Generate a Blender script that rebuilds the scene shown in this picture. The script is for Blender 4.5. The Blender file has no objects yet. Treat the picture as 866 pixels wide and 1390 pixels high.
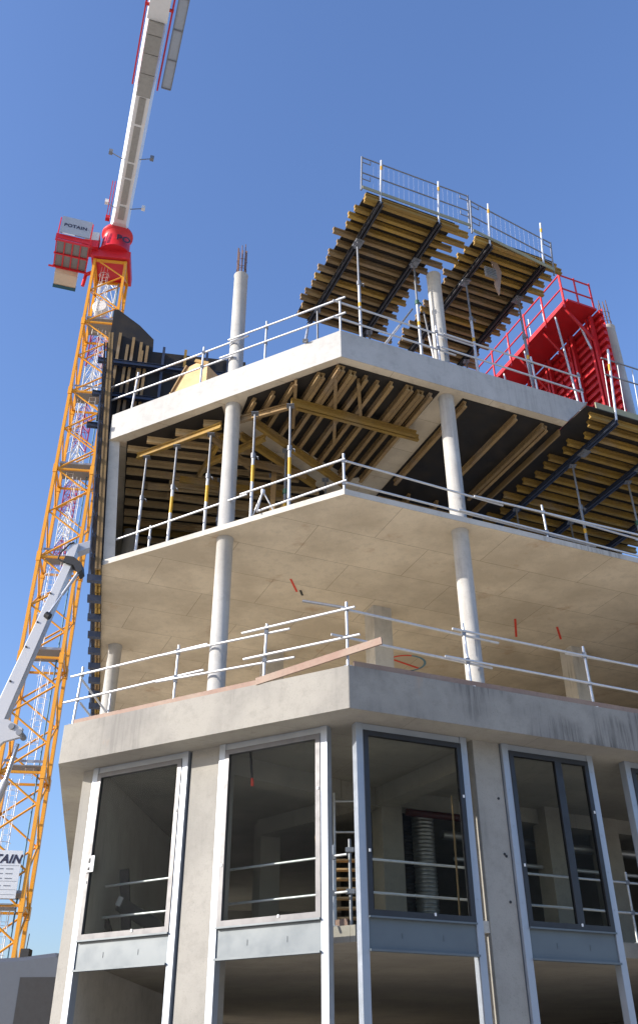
import bpy, math, random
from mathutils import Vector as V, Matrix
random.seed(7)
R = math.radians
scene = bpy.context.scene
COL = scene.collection

# ------------------------------------------------------------------ world frame
# camera at (0,0,1.6) looking towards +Y; azimuths are measured clockwise from +Y
AL, AR = R(-61.93), R(66.53)
K = V((0.469, 14.4))                                   # plan of the building's front corner
DL = V((math.sin(AL), math.cos(AL))); NL = V((math.sin(AL + math.pi/2), math.cos(AL + math.pi/2)))
DR = V((math.sin(AR), math.cos(AR))); NR = V((math.sin(AR - math.pi/2), math.cos(AR - math.pi/2)))
RZR, RZL = math.pi/2 - AR, -(math.pi/2 + AL)           # rotations of the right / left facade frames
def az(deg): return V((math.sin(R(deg)), math.cos(R(deg))))
def LP(s, t, z): p = K + DL*s + NL*t; return V((p.x, p.y, z))
def RP(s, t, z): p = K + DR*s + NR*t; return V((p.x, p.y, z))
Ab, At, Bb, Bt, Cb, Ct = 6.915, 7.647, 11.018, 11.140, 14.409, 15.144
FL = 3.93                                              # floor behind the windows

# ------------------------------------------------------------------ materials
def newmat(name):
    m = bpy.data.materials.new(name); m.use_nodes = True
    nt = m.node_tree; b = nt.nodes['Principled BSDF']
    return m, nt, b
def N(nt, t, **k):
    n = nt.nodes.new(t)
    for a, v in k.items():
        if a in n.inputs.keys(): n.inputs[a].default_value = v
        else: setattr(n, a, v)
    return n
def mixc(nt, fac, a, b, mode='MIX'):
    n = nt.nodes.new('ShaderNodeMix'); n.data_type = 'RGBA'; n.blend_type = mode
    for i, v in ((0, fac), (6, a), (7, b)):
        if hasattr(v, 'links') or hasattr(v, 'is_linked'): nt.links.new(v, n.inputs[i])
        else: n.inputs[i].default_value = v if i == 0 else (*v, 1)
    return n.outputs[2]
def ramp(nt, src, a, b, lo=0.0, hi=1.0):
    n = nt.nodes.new('ShaderNodeMapRange'); nt.links.new(src, n.inputs[0])
    n.inputs[1].default_value = a; n.inputs[2].default_value = b; n.inputs[3].default_value = lo; n.inputs[4].default_value = hi
    return n.outputs[0]
def coords(nt, scale=(1,1,1), rot=(0,0,0)):
    tc = nt.nodes.new('ShaderNodeTexCoord'); mp = nt.nodes.new('ShaderNodeMapping')
    mp.inputs['Scale'].default_value = scale; mp.inputs['Rotation'].default_value = rot
    nt.links.new(tc.outputs['Object'], mp.inputs[0]); return mp.outputs[0]
def noise(nt, vec, scale, detail=6, rough=.6):
    n = N(nt, 'ShaderNodeTexNoise'); n.inputs['Scale'].default_value = scale
    n.inputs['Detail'].default_value = detail; n.inputs['Roughness'].default_value = rough
    nt.links.new(vec, n.inputs['Vector']); return n.outputs[0]

def concrete(name, col, dark, streak=0.0, seams=0.0, rot=0.0, rust=0.0):
    m, nt, b = newmat(name)
    v = coords(nt)
    n1 = noise(nt, v, .55, 8, .62); n2 = noise(nt, v, 5.0, 8, .7); n3 = noise(nt, v, 45, 4, .6)
    c = mixc(nt, ramp(nt, n1, .40, .60), col, dark)
    c = mixc(nt, ramp(nt, n2, .50, .70, 0, .5), c, tuple(x*.66 for x in col))
    c = mixc(nt, ramp(nt, n3, .30, .44, .35, 0), c, tuple(x*.5 for x in col))
    vo = N(nt, 'ShaderNodeTexVoronoi'); vo.inputs['Scale'].default_value = 9; nt.links.new(v, vo.inputs['Vector'])
    c = mixc(nt, ramp(nt, vo.outputs['Distance'], .035, .06, .6, 0), c, tuple(x*.35 for x in col))   # blow holes
    if streak:
        sx = N(nt, 'ShaderNodeSeparateXYZ'); tcx = nt.nodes.new('ShaderNodeTexCoord'); nt.links.new(tcx.outputs['Object'], sx.inputs[0])
        sk = ramp(nt, sx.outputs[0], .5, 2.6, streak*.3, streak)
        vs = coords(nt, (3.2, 3.2, .16)); s1 = noise(nt, vs, 3.4, 5, .7); s2 = noise(nt, coords(nt, (.5,.5,.5)), 1.1, 3)
        mm = N(nt, 'ShaderNodeMath', operation='MULTIPLY')
        nt.links.new(ramp(nt, s1, .47, .60), mm.inputs[0]); nt.links.new(ramp(nt, s2, .45, .56), mm.inputs[1])
        ms = N(nt, 'ShaderNodeMath', operation='MULTIPLY'); nt.links.new(mm.outputs[0], ms.inputs[0]); nt.links.new(sk, ms.inputs[1])
        c = mixc(nt, ms.outputs[0], c, tuple(x*.36 for x in col))
    if rust:
        s3 = noise(nt, coords(nt, (1,1,.4)), .9, 5, .7)
        c = mixc(nt, ramp(nt, s3, .60, .72, 0, rust), c, (.40,.25,.14))
    bump_src = n3
    if seams:
        br = N(nt, 'ShaderNodeTexBrick'); br.inputs['Scale'].default_value = 1
        br.inputs['Mortar Size'].default_value = .006; br.inputs['Mortar Smooth'].default_value = .3
        br.inputs['Brick Width'].default_value = 2.44; br.inputs['Row Height'].default_value = 1.22
        br.inputs['Color1'].default_value = (1,1,1,1); br.inputs['Color2'].default_value = (.90,.90,.90,1); br.inputs['Mortar'].default_value = (.45,.42,.38,1)
        nt.links.new(coords(nt, rot=(0,0,rot)), br.inputs['Vector'])
        c = mixc(nt, seams, c, br.outputs['Color'], 'MULTIPLY')
    nt.links.new(c, b.inputs['Base Color']); b.inputs['Roughness'].default_value = .86
    bp = N(nt, 'ShaderNodeBump'); bp.inputs['Strength'].default_value = .25; bp.inputs['Distance'].default_value = .01
    nt.links.new(bump_src, bp.inputs['Height']); nt.links.new(bp.outputs[0], b.inputs['Normal'])
    return m

def paint(name, col, rough=.5, metal=0.0, worn=.25, wcol=None, scale=6, stretch=(1,1,1)):
    m, nt, b = newmat(name); v = coords(nt, stretch)
    n1 = noise(nt, v, scale, 6, .65)
    c = mixc(nt, ramp(nt, n1, .45, .72, 0, worn), col, wcol or tuple(x*.45 for x in col))
    oi = nt.nodes.new('ShaderNodeObjectInfo')
    c = mixc(nt, ramp(nt, oi.outputs['Random'], 0, 1, 0, .22), c, tuple(x*.55 for x in col))
    nt.links.new(c, b.inputs['Base Color']); b.inputs['Metallic'].default_value = metal
    nt.links.new(ramp(nt, n1, .3, .7, rough*.8, min(1, rough*1.25)), b.inputs['Roughness'])
    return m

def lumber(name, col, dark):
    m, nt, b = newmat(name)
    n0 = noise(nt, coords(nt, (1,1,1)), 1.7, 4, .7); n1 = noise(nt, coords(nt, (6,6,6)), 3, 8, .75)
    c = mixc(nt, ramp(nt, n0, .36, .64), col, dark)
    c = mixc(nt, ramp(nt, n1, .5, .72, 0, .6), c, tuple(x*.4 for x in col))
    c = mixc(nt, ramp(nt, noise(nt, coords(nt, (1,1,1)), .9, 2), .55, .7, 0, .5), c, (.36,.31,.24))   # cement dust
    oi = nt.nodes.new('ShaderNodeObjectInfo'); c = mixc(nt, ramp(nt, oi.outputs['Random'], 0, 1, 0, .6), c, tuple(x*.45 for x in col))
    nt.links.new(c, b.inputs['Base Color']); b.inputs['Roughness'].default_value = .75
    return m

M = {}
M['conc_floor'] = concrete('concrete_floor', (.64,.60,.52), (.56,.52,.45))
M['conc_pale'] = concrete('concrete_smooth', (.45,.445,.425), (.40,.395,.375), streak=.25)
M['conc_raw'] = concrete('concrete_raw', (.30,.285,.25), (.22,.21,.19), streak=.95, rust=.5)
M['conc_sof'] = concrete('concrete_soffit', (.70,.60,.445), (.53,.445,.32), seams=1.0, rot=-RZR, rust=.6)
M['conc_pier'] = concrete('concrete_pier', (.31,.297,.265), (.25,.24,.215), streak=.3)
M['conc_unlit'] = concrete('rear_block_unlit', (.16,.15,.135), (.11,.105,.095))  # rear and core walls: unlit depth of the rooms put into a darker colour
M['conc_edge'] = concrete('concrete_edge', (.52,.495,.44), (.44,.42,.37), streak=.6)
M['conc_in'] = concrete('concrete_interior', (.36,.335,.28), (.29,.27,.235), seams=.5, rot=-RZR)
M['conc_column'] = concrete('concrete_column', (.45,.44,.41), (.40,.385,.355), streak=.3)
M['ply'] = paint('film_plywood', (.011,.008,.005), .7, 0, .7, (.045,.034,.025), 2.2)
M['ply_raw'] = paint('pine_board', (.62,.40,.19), .7, 0, .4, (.48,.30,.15), 5)
M['timber'] = lumber('formwork_timber', (.36,.235,.095), (.25,.155,.07))
M['timber_pale'] = lumber('lightened_timber', (.56,.40,.20), (.45,.31,.15))  # left bay timber, colour lightened to stand in for light that barely reaches it
M['timber_y'] = lumber('yellow_formwork_timber', (.43,.26,.045), (.28,.17,.05))
M['plank'] = lumber('toe_board_plank', (.40,.29,.22), (.33,.20,.15))
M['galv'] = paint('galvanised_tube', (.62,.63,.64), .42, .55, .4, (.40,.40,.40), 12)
M['galv_dark'] = paint('weathered_shaded_tube', (.25,.26,.28), .5, .5, .4, None, 12)  # weathered steel; also paints the shade on the prop tops
M['steelpost'] = paint('galvanised_post', (.33,.37,.42), .45, .35, .25, (.5,.53,.58), 4)
M['spandrel'] = paint('steel_panel', (.11,.135,.15), .45, .1, .35, (.09,.11,.125), 2)
M['frame'] = paint('window_frame_black', (.025,.026,.03), .4, .2, .3)
M['framegrey'] = paint('window_frame_grey', (.11,.11,.115), .4, .2, .3)
M['blue'] = paint('blue_waling_steel', (.045,.06,.10), .5, .4, .45, (.10,.10,.11), 8)
M['black_steel'] = paint('dark_steel', (.03,.03,.035), .5, .3, .5, (.10,.09,.085), 8)
M['red'] = paint('red_formwork_paint', (.50,.014,.018), .45, .05, .4, (.36,.03,.035), 5)
M['redmark'] = paint('red_spray', (.70,.06,.03), .7, 0, .2)
M['bluemark'] = paint('blue_spray', (.12,.25,.33), .7, 0, .2)
M['orange'] = paint('crane_orange', (.76,.32,.012), .42, .05, .2, (.70,.27,.01), 3)
M['cwhite'] = paint('crane_white', (.80,.79,.76), .4, .05, .25, (.62,.60,.56), 3)
M['cred'] = paint('crane_red', (.66,.02,.03), .4, .05, .2)
M['cgrey'] = paint('crane_grey', (.22,.23,.25), .55, .2, .3)
M['cplate'] = paint('crane_grey_panel', (.36,.40,.45), .5, .1, .2)
M['mesh'] = paint('grating', (.26,.26,.25), .6, .3, .4, (.14,.14,.14), 25)
M['jibpanel'] = paint('jib_panel', (.36,.345,.31), .6, .1, .3)
M['beige'] = paint('cab_beige', (.62,.50,.36), .5, 0, .2)
M['text'] = paint('lettering', (.03,.03,.06), .5, 0, 0)
M['board'] = paint('white_board', (.74,.75,.74), .5, 0, .3, (.6,.6,.6), 8)
M['purple'] = paint('magenta_lattice', (.40,.03,.10), .5, 0, .2)
M['yellow_s'] = paint('yellow_sleeve', (.60,.34,.02), .5, 0, .2)
M['green_s'] = paint('collar_green', (.05,.12,.08), .5, .2, .3)
M['boom'] = paint('boom_grey', (.50,.51,.53), .4, .1, .2, (.40,.41,.43), 3)
M['chrome'] = paint('cylinder_steel', (.6,.62,.66), .25, .7, .2)
M['black'] = paint('black_rubber', (.015,.015,.017), .6, 0, .2)
M['rebar'] = paint('rusty_rebar', (.20,.11,.07), .8, .3, .5)
M['green_b'] = paint('green_toe_board', (.27,.27,.18), .7, 0, .5, (.40,.38,.24), 4)
M['van'] = paint('vehicle_grey', (.11,.12,.14), .35, .3, .2)
M['duct'] = paint('spiral_duct', (.42,.42,.41), .38, .7, .4, (.2,.2,.2), 9)
M['pipe_red'] = paint('red_pipe', (.05,.006,.006), .5, 0, .2)
def glass(name, tint):
    m, nt, b = newmat(name); nt.nodes.remove(b)
    out = nt.nodes['Material Output']; g = N(nt, 'ShaderNodeBsdfGlossy'); g.inputs['Roughness'].default_value = .02
    t = N(nt, 'ShaderNodeBsdfTransparent'); t.inputs['Color'].default_value = (*tint, 1)
    fr = N(nt, 'ShaderNodeFresnel'); fr.inputs['IOR'].default_value = 1.09
    mx = nt.nodes.new('ShaderNodeMixShader'); nt.links.new(fr.outputs[0], mx.inputs[0])
    nt.links.new(t.outputs[0], mx.inputs[1]); nt.links.new(g.outputs[0], mx.inputs[2]); nt.links.new(mx.outputs[0], out.inputs[0])
    return m
M['glass'] = glass('clear_pane', (.86,.88,.87))
M['cabglass'] = paint('cab_glass', (.02,.09,.12), .08, .3, .1)
mg, nt, b = newmat('site_ground')
v = coords(nt); c = mixc(nt, ramp(nt, noise(nt, v, .08, 8), .35, .65), (.52,.46,.37), (.46,.41,.33))
c = mixc(nt, ramp(nt, noise(nt, v, 3, 8), .5, .7, 0, .6), c, (.25,.23,.20)); nt.links.new(c, b.inputs['Base Color']); b.inputs['Roughness'].default_value = .95
M['ground'] = mg

# ------------------------------------------------------------------ mesh builder
class MB:
    def __init__(s): s.v = []; s.f = []; s.mi = []; s.m = 0; s.sm = []
    def _add(s, vs, fs, smooth=False):
        o = len(s.v); s.v += [V(p) for p in vs]
        for f in fs: s.f.append([i+o for i in f]); s.mi.append(s.m); s.sm.append(smooth)
    def hexa(s, b4, t4):
        s._add(list(b4)+list(t4), [(3,2,1,0),(4,5,6,7),(0,1,5,4),(1,2,6,5),(2,3,7,6),(3,0,4,7)])
    def box(s, x0, x1, y0, y1, z0, z1, F=None):
        P = [(x0,y0),(x1,y0),(x1,y1),(x0,y1)]
        g = (lambda x,y,z: V((x,y,z))) if F is None else F
        s.hexa([g(x,y,z0) for x,y in P], [g(x,y,z1) for x,y in P]); return s
    def beam(s, a, b, w, h, up=(0,0,1), off=(0,0)):
        a, b = V(a), V(b); d = (b-a).normalized(); up = V(up)
        if abs(d.dot(up)) > .98: up = V((0,1,0)) if abs(d.y) < .9 else V((1,0,0))
        r = d.cross(up).normalized(); u = r.cross(d)
        a = a + r*off[0] + u*off[1]; b = b + r*off[0] + u*off[1]
        q = [(-w/2,-h/2),(w/2,-h/2),(w/2,h/2),(-w/2,h/2)]
        s.hexa([a+r*x+u*y for x,y in q], [b+r*x+u*y for x,y in q]); return s
    def ibeam(s, a, b, w=.08, h=.16, up=(0,0,1)):       # timber I-beam, a/b on the axis
        s.beam(a, b, w, .04, up, (0, h/2-.02)); s.beam(a, b, w, .04, up, (0, -h/2+.02)); s.beam(a, b, .03, h-.081, up); return s
    def chan2(s, a, b, w=.12, h=.12, up=(0,0,1)):       # twin steel channel
        for k in (-1, 1):
            s.beam(a, b, .012, h, up, (k*.022, 0)); s.beam(a, b, w/2-.03, .010, up, (k*(w/4+.014), h/2-.005)); s.beam(a, b, w/2-.03, .010, up, (k*(w/4+.014), -h/2+.005))
        return s
    def tube(s, a, b, r, n=10, r2=None, cap=True):
        a, b = V(a), V(b); d = (b-a).normalized(); r2 = r if r2 is None else r2
        up = V((0,0,1)) if abs(d.z) < .9 else V((1,0,0)); e = d.cross(up).normalized(); u = e.cross(d)
        A = [a + (e*math.cos(2*math.pi*i/n)+u*math.sin(2*math.pi*i/n))*r for i in range(n)]
        B = [b + (e*math.cos(2*math.pi*i/n)+u*math.sin(2*math.pi*i/n))*r2 for i in range(n)]
        s._add(A+B, [(i,(i+1)%n,n+(i+1)%n,n+i) for i in range(n)], True)
        if cap: s._add(A+B, [tuple(range(n))[::-1], tuple(range(n,2*n))])
        return s
    def prism(s, poly, z0, z1, mtop=None, mbot=None):
        n = len(poly); m0 = s.m
        vs = [V((p[0],p[1],z0)) for p in poly]+[V((p[0],p[1],z1)) for p in poly]
        if mbot is not None: s.m = mbot
        s._add(vs, [tuple(range(n))[::-1]]); s.m = m0
        if mtop is not None: s.m = mtop
        s._add(vs, [tuple(range(n,2*n))]); s.m = m0
        s._add(vs, [(i,(i+1)%n,n+(i+1)%n,n+i) for i in range(n)]); return s
    def extr(s, pts, d):                                 # polygon in space extruded along vector d
        n = len(pts); pts = [V(p) for p in pts]; d = V(d)
        vs = pts+[p+d for p in pts]
        s._add(vs, [tuple(range(n))[::-1], tuple(range(n,2*n))]+[(i,(i+1)%n,n+(i+1)%n,n+i) for i in range(n)]); return s
    def lathe(s, c, prof, n=24):
        o = len(prof); vs = []
        for r, z in prof: vs += [V((c[0]+r*math.cos(2*math.pi*i/n), c[1]+r*math.sin(2*math.pi*i/n), c[2]+z)) for i in range(n)]
        s._add(vs, [(k*n+i,k*n+(i+1)%n,(k+1)*n+(i+1)%n,(k+1)*n+i) for k in range(o-1) for i in range(n)], True)
        s._add(vs, [tuple(range(n))[::-1], tuple(range((o-1)*n,o*n))]); return s
    def build(s, name, mat, parent=None, label=None, bevel=0):
        mats = mat if isinstance(mat, (list,tuple)) else [mat]
        me = bpy.data.meshes.new(name)
        inv = ROOTM[ROOTOF[parent.name]].inverted() if parent is not None else Matrix()
        me.from_pydata([inv @ p for p in s.v], [], s.f)
        for m in mats: me.materials.append(M[m] if isinstance(m, str) else m)
        for p, i, q in zip(me.polygons, s.mi, s.sm): p.material_index = i; p.use_smooth = q
        import bmesh
        bm = bmesh.new(); bm.from_mesh(me); bmesh.ops.recalc_face_normals(bm, faces=bm.faces)
        bm.to_mesh(me); bm.free()
        o = bpy.data.objects.new(name, me); COL.objects.link(o)
        if parent is not None: o.parent = parent; ROOTOF[o.name] = ROOTOF[parent.name]
        else: ROOTM[o.name] = Matrix(); ROOTOF[o.name] = o.name
        if label: o['label'] = label
        if bevel:
            b = o.modifiers.new('edge', 'BEVEL'); b.width = bevel; b.segments = 2; b.limit_method = 'ANGLE'
        return o
ROOTM, ROOTOF = {}, {}
def thing(name, label, cat, loc=(0,0,0), rz=0, group=None):
    o = bpy.data.objects.new(name, None); COL.objects.link(o); o.empty_display_size = .2
    o.location = loc; o.rotation_euler = (0,0,rz); o['label'] = label; o['category'] = cat
    if group: o['group'] = group
    ROOTM[o.name] = Matrix.Translation(V(loc)) @ Matrix.Rotation(rz, 4, 'Z'); ROOTOF[o.name] = o.name
    return o
def text(s, size, org, xdir, ydir, mat, parent, name='lettering', bold=.012, shear=0.0):
    cu = bpy.data.curves.new(name, 'FONT'); cu.body = s; cu.size = size; cu.extrude = .004; cu.offset = bold; cu.shear = shear; cu.space_character = 1.08
    t = bpy.data.objects.new('tmp_text', cu); COL.objects.link(t); bpy.context.view_layer.update()
    dg = bpy.context.evaluated_depsgraph_get(); me = bpy.data.meshes.new_from_object(t.evaluated_get(dg))
    bpy.data.objects.remove(t)
    x = V(xdir).normalized(); y = V(ydir).normalized(); z = x.cross(y)
    mw = Matrix.Translation(V(org)) @ Matrix((x, y, z)).transposed().to_4x4()
    me.transform(ROOTM[ROOTOF[parent.name]].inverted() @ mw); me.materials.clear(); me.materials.append(M[mat])
    o = bpy.data.objects.new(name, me); COL.objects.link(o); o.parent = parent; ROOTOF[o.name] = ROOTOF[parent.name]
    return o
def clip(poly, p, d):                                     # pieces of the line p+k*d inside a polygon
    ks = []
    for i in range(len(poly)):
        a, b = V(poly[i][:2]), V(poly[(i+1)%len(poly)][:2]); e = b-a; den = d.x*e.y-d.y*e.x
        if abs(den) < 1e-9: continue
        w = a-p; k = (w.x*e.y-w.y*e.x)/den; u = (w.x*d.y-w.y*d.x)/den
        if 0 <= u < 1: ks.append(k)
    ks.sort(); return [(ks[i], ks[i+1]) for i in range(0, len(ks)-1, 2)]
def xy(p): return (p[0], p[1])

# ------------------------------------------------------------------ ground
g = MB(); g._add([(-900,-900,0),(900,-900,0),(900,900,0),(-900,900,0)], [(0,1,2,3)])
go = g.build('ground', 'ground'); go['kind'] = 'structure'

# ------------------------------------------------------------------ concrete building
SIDE = az(-11.5); BACK = az(-23.47)
bld = thing('concrete_building', 'unfinished grey concrete building with open floors, round columns and pointed front corner', 'building', (K.x, K.y, 0))
def slab_poly(sL=6.03, sR=15, ins=0.0, back=15.5):
    a = RP(0, ins, 0) if ins == 0 else None
    if ins:                                              # inset corner point where both inset lines meet
        A = LP(0,ins,0); B = RP(0,ins,0); den = DL.x*DR.y-DL.y*DR.x; w = B-A
        k = (w.x*DR.y-w.y*DR.x)/den; a = V((A.x+DL.x*k, A.y+DL.y*k, 0))
    e = LP(sL, ins, 0); f = V((e.x+SIDE.x*back, e.y+SIDE.y*back, 0)); c = RP(sR, ins, 0); d = RP(sR, back, 0)
    return [xy(a), xy(c), xy(d), xy(f), xy(e)]
MB().prism(slab_poly(6.05, 15), Ab, At, mtop=2, mbot=1).build('floor_slab', ['conc_raw','conc_in','conc_floor'], bld, bevel=.012)
sb = MB(); sb.prism(slab_poly(5.72, 15), Bb, Bt, mtop=2, mbot=1); sb.build('floor_slab', ['conc_edge','conc_sof','conc_floor'], bld, bevel=.008)
# top cast slab, ends at right with a sloping stop end
p = [RP(0,0,0), RP(6.3,0,0), RP(6.3,15,0), LP(6.03,0,0)+V((SIDE.x*15.5,SIDE.y*15.5,0)), LP(6.03,0,0)]
q = [RP(0,0,0), RP(5.62,0,0), RP(5.62,15,0), p[3], p[4]]
t = MB(); b4 = [V((x.x,x.y,Cb)) for x in q]; t4 = [V((x.x,x.y,Ct)) for x in p]
t.m = 1; t._add(b4, [(4,3,2,1,0)]); t.m = 0; t._add(b4+t4, [(5,6,7,8,9)]+[(i,(i+1)%5,5+(i+1)%5,5+i) for i in range(5)])
t.build('floor_slab', ['conc_pale','conc_sof'], bld, bevel=.012)
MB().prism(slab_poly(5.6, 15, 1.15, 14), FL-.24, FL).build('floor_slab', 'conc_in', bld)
# ground floor soffit level walls
bk = slab_poly(6.0, 15, 0, 15.4)
w = MB(); w.beam((bk[3][0]+.15,bk[3][1],7.5), (bk[2][0],bk[2][1],7.5), .3, 13.8)
w.beam((bk[2][0]-.2,bk[2][1],7.0), (*xy(RP(14.8,.7,0)),7.0), .3, 14.0)
w.build('rear_wall', 'conc_unlit', bld)
# side wall behind the first window and ground floor interior walls
a = LP(5.72, .75, 0); e = a+V((az(6).x*11.5, az(6).y*11.5, 0))
MB().beam((a.x,a.y,3.3),(e.x,e.y,3.3), .22, 2*3.3+.6).build('side_wall', 'conc_edge', bld)
E1 = LP(6.03,0,0); OUT = az(-101.5)
def SP(a, o, z): # along, outward, height; the side wall leans slightly outwards
    k = .103*(z-14.41); return V((E1.x+SIDE.x*a+OUT.x*o+DL.x*k, E1.y+SIDE.y*a+OUT.y*o+DL.y*k, z))
MB().box(.02, 15, -.25, -.012, Bt+.001, Cb-.001, SP).build('side_wall', 'conc_edge', bld, 'pale concrete side wall between second and third slabs')
w = MB(); w.beam(RP(4.2,9.5,5.4), RP(14.5,9.5,5.4), .25, 2.9); w.beam(LP(3.0,9.6,5.4), RP(4.3,9.4,5.4), .25, 2.9); w.build('core_wall', 'conc_unlit', bld)
# soffit beams of the glazed storey
rc = V((1.20, 19.17, 0))
w = MB()
def drop(a, b, wd, dp): w.beam((a.x,a.y,Ab-dp/2-.002),(b.x,b.y,Ab-dp/2-.002), wd, dp)
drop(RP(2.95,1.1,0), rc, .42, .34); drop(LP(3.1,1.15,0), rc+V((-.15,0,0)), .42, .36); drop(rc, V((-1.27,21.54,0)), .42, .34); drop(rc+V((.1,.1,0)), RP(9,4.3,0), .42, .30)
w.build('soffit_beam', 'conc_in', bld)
# columns
def rebar(par, x, y, z, n, h, r=.11):
    m = MB()
    for i in range(n):
        a = 2*math.pi*i/n; k = h*(.86+.14*((i*7)%5)/4)
        m.tube((x+r*math.cos(a), y+r*math.sin(a), z-.05), (x+r*math.cos(a)*1.02, y+r*math.sin(a), z+k), .011, 6)
    for q in (.18,.5):
        C_ = [V((x+(r+.014)*math.cos(a*.5236), y+(r+.014)*math.sin(a*.5236), z+q)) for a in range(13)]
        for a, b in zip(C_, C_[1:]): m.tube(a, b, .006, 5)
    m.build('rebar', 'rebar', par)
def col_round(x, y, z0, z1, r=.165):
    m = MB(); m.lathe((x,y,0), [(r+.012,z0),(r+.012,z0+.01),(r,z0+.011),(r,z1-.03),(r+.01,z1-.02),(r+.01,z1)], 32)
    return m.build('column', 'conc_column', bld)
LC, RC, FC = (-1.88,16.03), (2.78,15.79), (-5.02,21.18)
for x, y in (LC, RC): col_round(x, y, At, Bb); col_round(x, y, Bt, Cb)
col_round(*FC, At, Bb); col_round(*FC, Bt, 14.3)
c1 = col_round(*LC, Ct, 18.48); rebar(c1, *LC, 18.48, 8, 1.05)
c2 = col_round(*RC, Ct, 18.2)
c3 = col_round(7.55, 17.85, Ct-.7, 18.4, .17); rebar(c3, 7.55, 17.85, 18.4, 7, 1.0)
def col_rect(x, y, z0, z1, w=.5, d=.5, rz=RZR, mat='conc_in'):
    e = V((math.cos(rz), math.sin(rz), 0))*w/2; f = V((-math.sin(rz), math.cos(rz), 0))*d/2; c = V((x,y,0))
    P = [c-e-f, c+e-f, c+e+f, c-e+f]; return MB().prism([xy(q) for q in P], z0, z1).build('column', mat, bld, bevel=.01)
for x, y in ((1.33,19.3), (-1.2,21.7), (6.3,21.6), (9.8,19.6)):
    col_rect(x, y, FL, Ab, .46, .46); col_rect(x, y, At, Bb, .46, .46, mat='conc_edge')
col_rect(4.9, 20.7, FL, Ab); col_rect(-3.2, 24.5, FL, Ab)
# piers between the windows
def pierL(s0, s1, t0=.6, t1=1.1): 
    P = [LP(s0,t0,0), LP(s0,t1,0), LP(s1,t1,0), LP(s1,t0,0)]; return MB().prism([xy(q) for q in P], 0, Ab).build('pier', 'conc_pier', bld, bevel=.012)
def pierR(s0, s1, t0=.6, t1=1.1):
    P = [RP(s0,t0,0), RP(s1,t0,0), RP(s1,t1,0), RP(s0,t1,0)]; return MB().prism([xy(q) for q in P], 0, Ab).build('pier', 'conc_pier', bld, bevel=.012)
pierL(2.86, 3.46); pierL(5.70, 5.97, .62, 1.0)
pr3 = pierR(2.64, 3.18)
for hz_, hs in ((5.95,3.05),(5.05,3.05),(5.02,3.08),(4.32,3.06)):          # form tie holes
    MB().tube(RP(hs,.604,hz_), RP(hs,.59,hz_), .022, 10).build('tie_hole', 'black', pr3)
MB().box(0,.11,-.12,.0,3.85,4.02, lambda x,y,z: RP(2.53+x,.75+y,z)).build('corbel', 'conc_edge', pr3)
# paint marks on the second soffit and small joints
def mark(pts, w, mat, nm='paint_mark', z=Bb-.004):
    m = MB()
    for (a,b) in zip(pts, pts[1:]): m.beam((*a,z),(*b,z), w, .004)
    return m.build(nm, mat, bld)
mark([(-.62,17.72),(-.50,18.32)], .045, 'redmark'); mark([(-.42,18.25),(-.38,18.5)], .05, 'black')
mark([(4.55,19.75),(4.75,20.75)], .05, 'redmark'); mark([(5.62,20.2),(5.86,20.9)], .05, 'redmark')
circ = [(2.17+.52*math.cos(i*.2618), 22.35+.52*math.sin(i*.2618)) for i in range(25)]
mark(circ[4:20], .06, 'redmark', z=Bb-.005); mark(circ[:6]+[], .06, 'bluemark', z=Bb-.005); mark(circ[19:], .06, 'bluemark', z=Bb-.005); mark([(1.75,22.0),(2.6,22.7)], .07, 'redmark')

# ------------------------------------------------------------------ windows and their steelwork (parts of the building)
def window(F, s0, s1, mull=None, frame='frame', sill=3.97, head=6.74, rails=True):
    """F(s,t,z); posts flank the opening s0..s1"""
    for k, sp in enumerate((s0, s1)):
        m = MB(); a, b = (sp, sp+.125) if k == 0 else (sp-.125, sp)
        m.box(a, b, .545, .56, 0, Ab-.004, F); m.box(a, a+.012, .562, .70, 0, Ab-.004, F); m.box(b-.012, b, .562, .70, 0, Ab-.004, F)
        for zz in (4.3, 4.9, 5.5, 6.1, 6.6): m.box((a+b)/2-.01, (a+b)/2+.01, .538, .544, zz, zz+.022, F)
        m.build('steel_post', 'steelpost', bld)
    a, b = s0+.127, s1-.127
    MB().box(a, b, .56, .68, head+.06, Ab-.006, F).build('head_channel', 'steelpost', bld)
    z0, z1 = sill, head+.055; fw = .085
    m = MB(); m.box(a, a+fw, .53, .61, z0, z1, F).box(b-fw, b, .53, .61, z0, z1, F).box(a+fw, b-fw, .53, .61, z0, z0+fw, F).box(a+fw, b-fw, .53, .61, z1-fw, z1, F)
    wn = m.build('window', frame, bld)
    if mull: MB().box(mull-.07, mull+.07, .532, .608, z0+fw, z1-fw, F).build('mullion', frame, wn)
    panes = [(a+fw, b-fw)] if not mull else [(a+fw, mull-.07), (mull+.07, b-fw)]
    for x0, x1 in panes: MB().box(x0, x1, .568, .574, z0+fw, z1-fw, F).build('pane', 'glass', wn)
    m = MB(); m.box(a, b, .57, .60, 3.52, z0-.03, F).box(a, b, .50, .60, z0-.03, z0-.004, F).box(a, b, .50, .60, 3.49, 3.52, F)
    for k in (.3, .68): m.box(a+(b-a)*k, a+(b-a)*k+.008, .562, .569, 3.68, 3.76, F)
    m.build('spandrel_panel', 'spandrel', bld)
    for kx, kz in ((a+.03, z0+.9), (b-.05, z0+1.9), (a+(b-a)*.6, z0+.05)): MB().box(kx, kx+.03, .518, .529, kz, kz+.045, F).build('fixing_clip', 'board', wn)
    return wn
FLp = lambda s,t,z: LP(-s,t,z)
def FLn(x, t, z): return LP(-x, t, z)
w1 = window(FLn, -5.66, -3.50, frame='framegrey'); w2 = window(FLn, -2.83, -.70, frame='framegrey')
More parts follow.
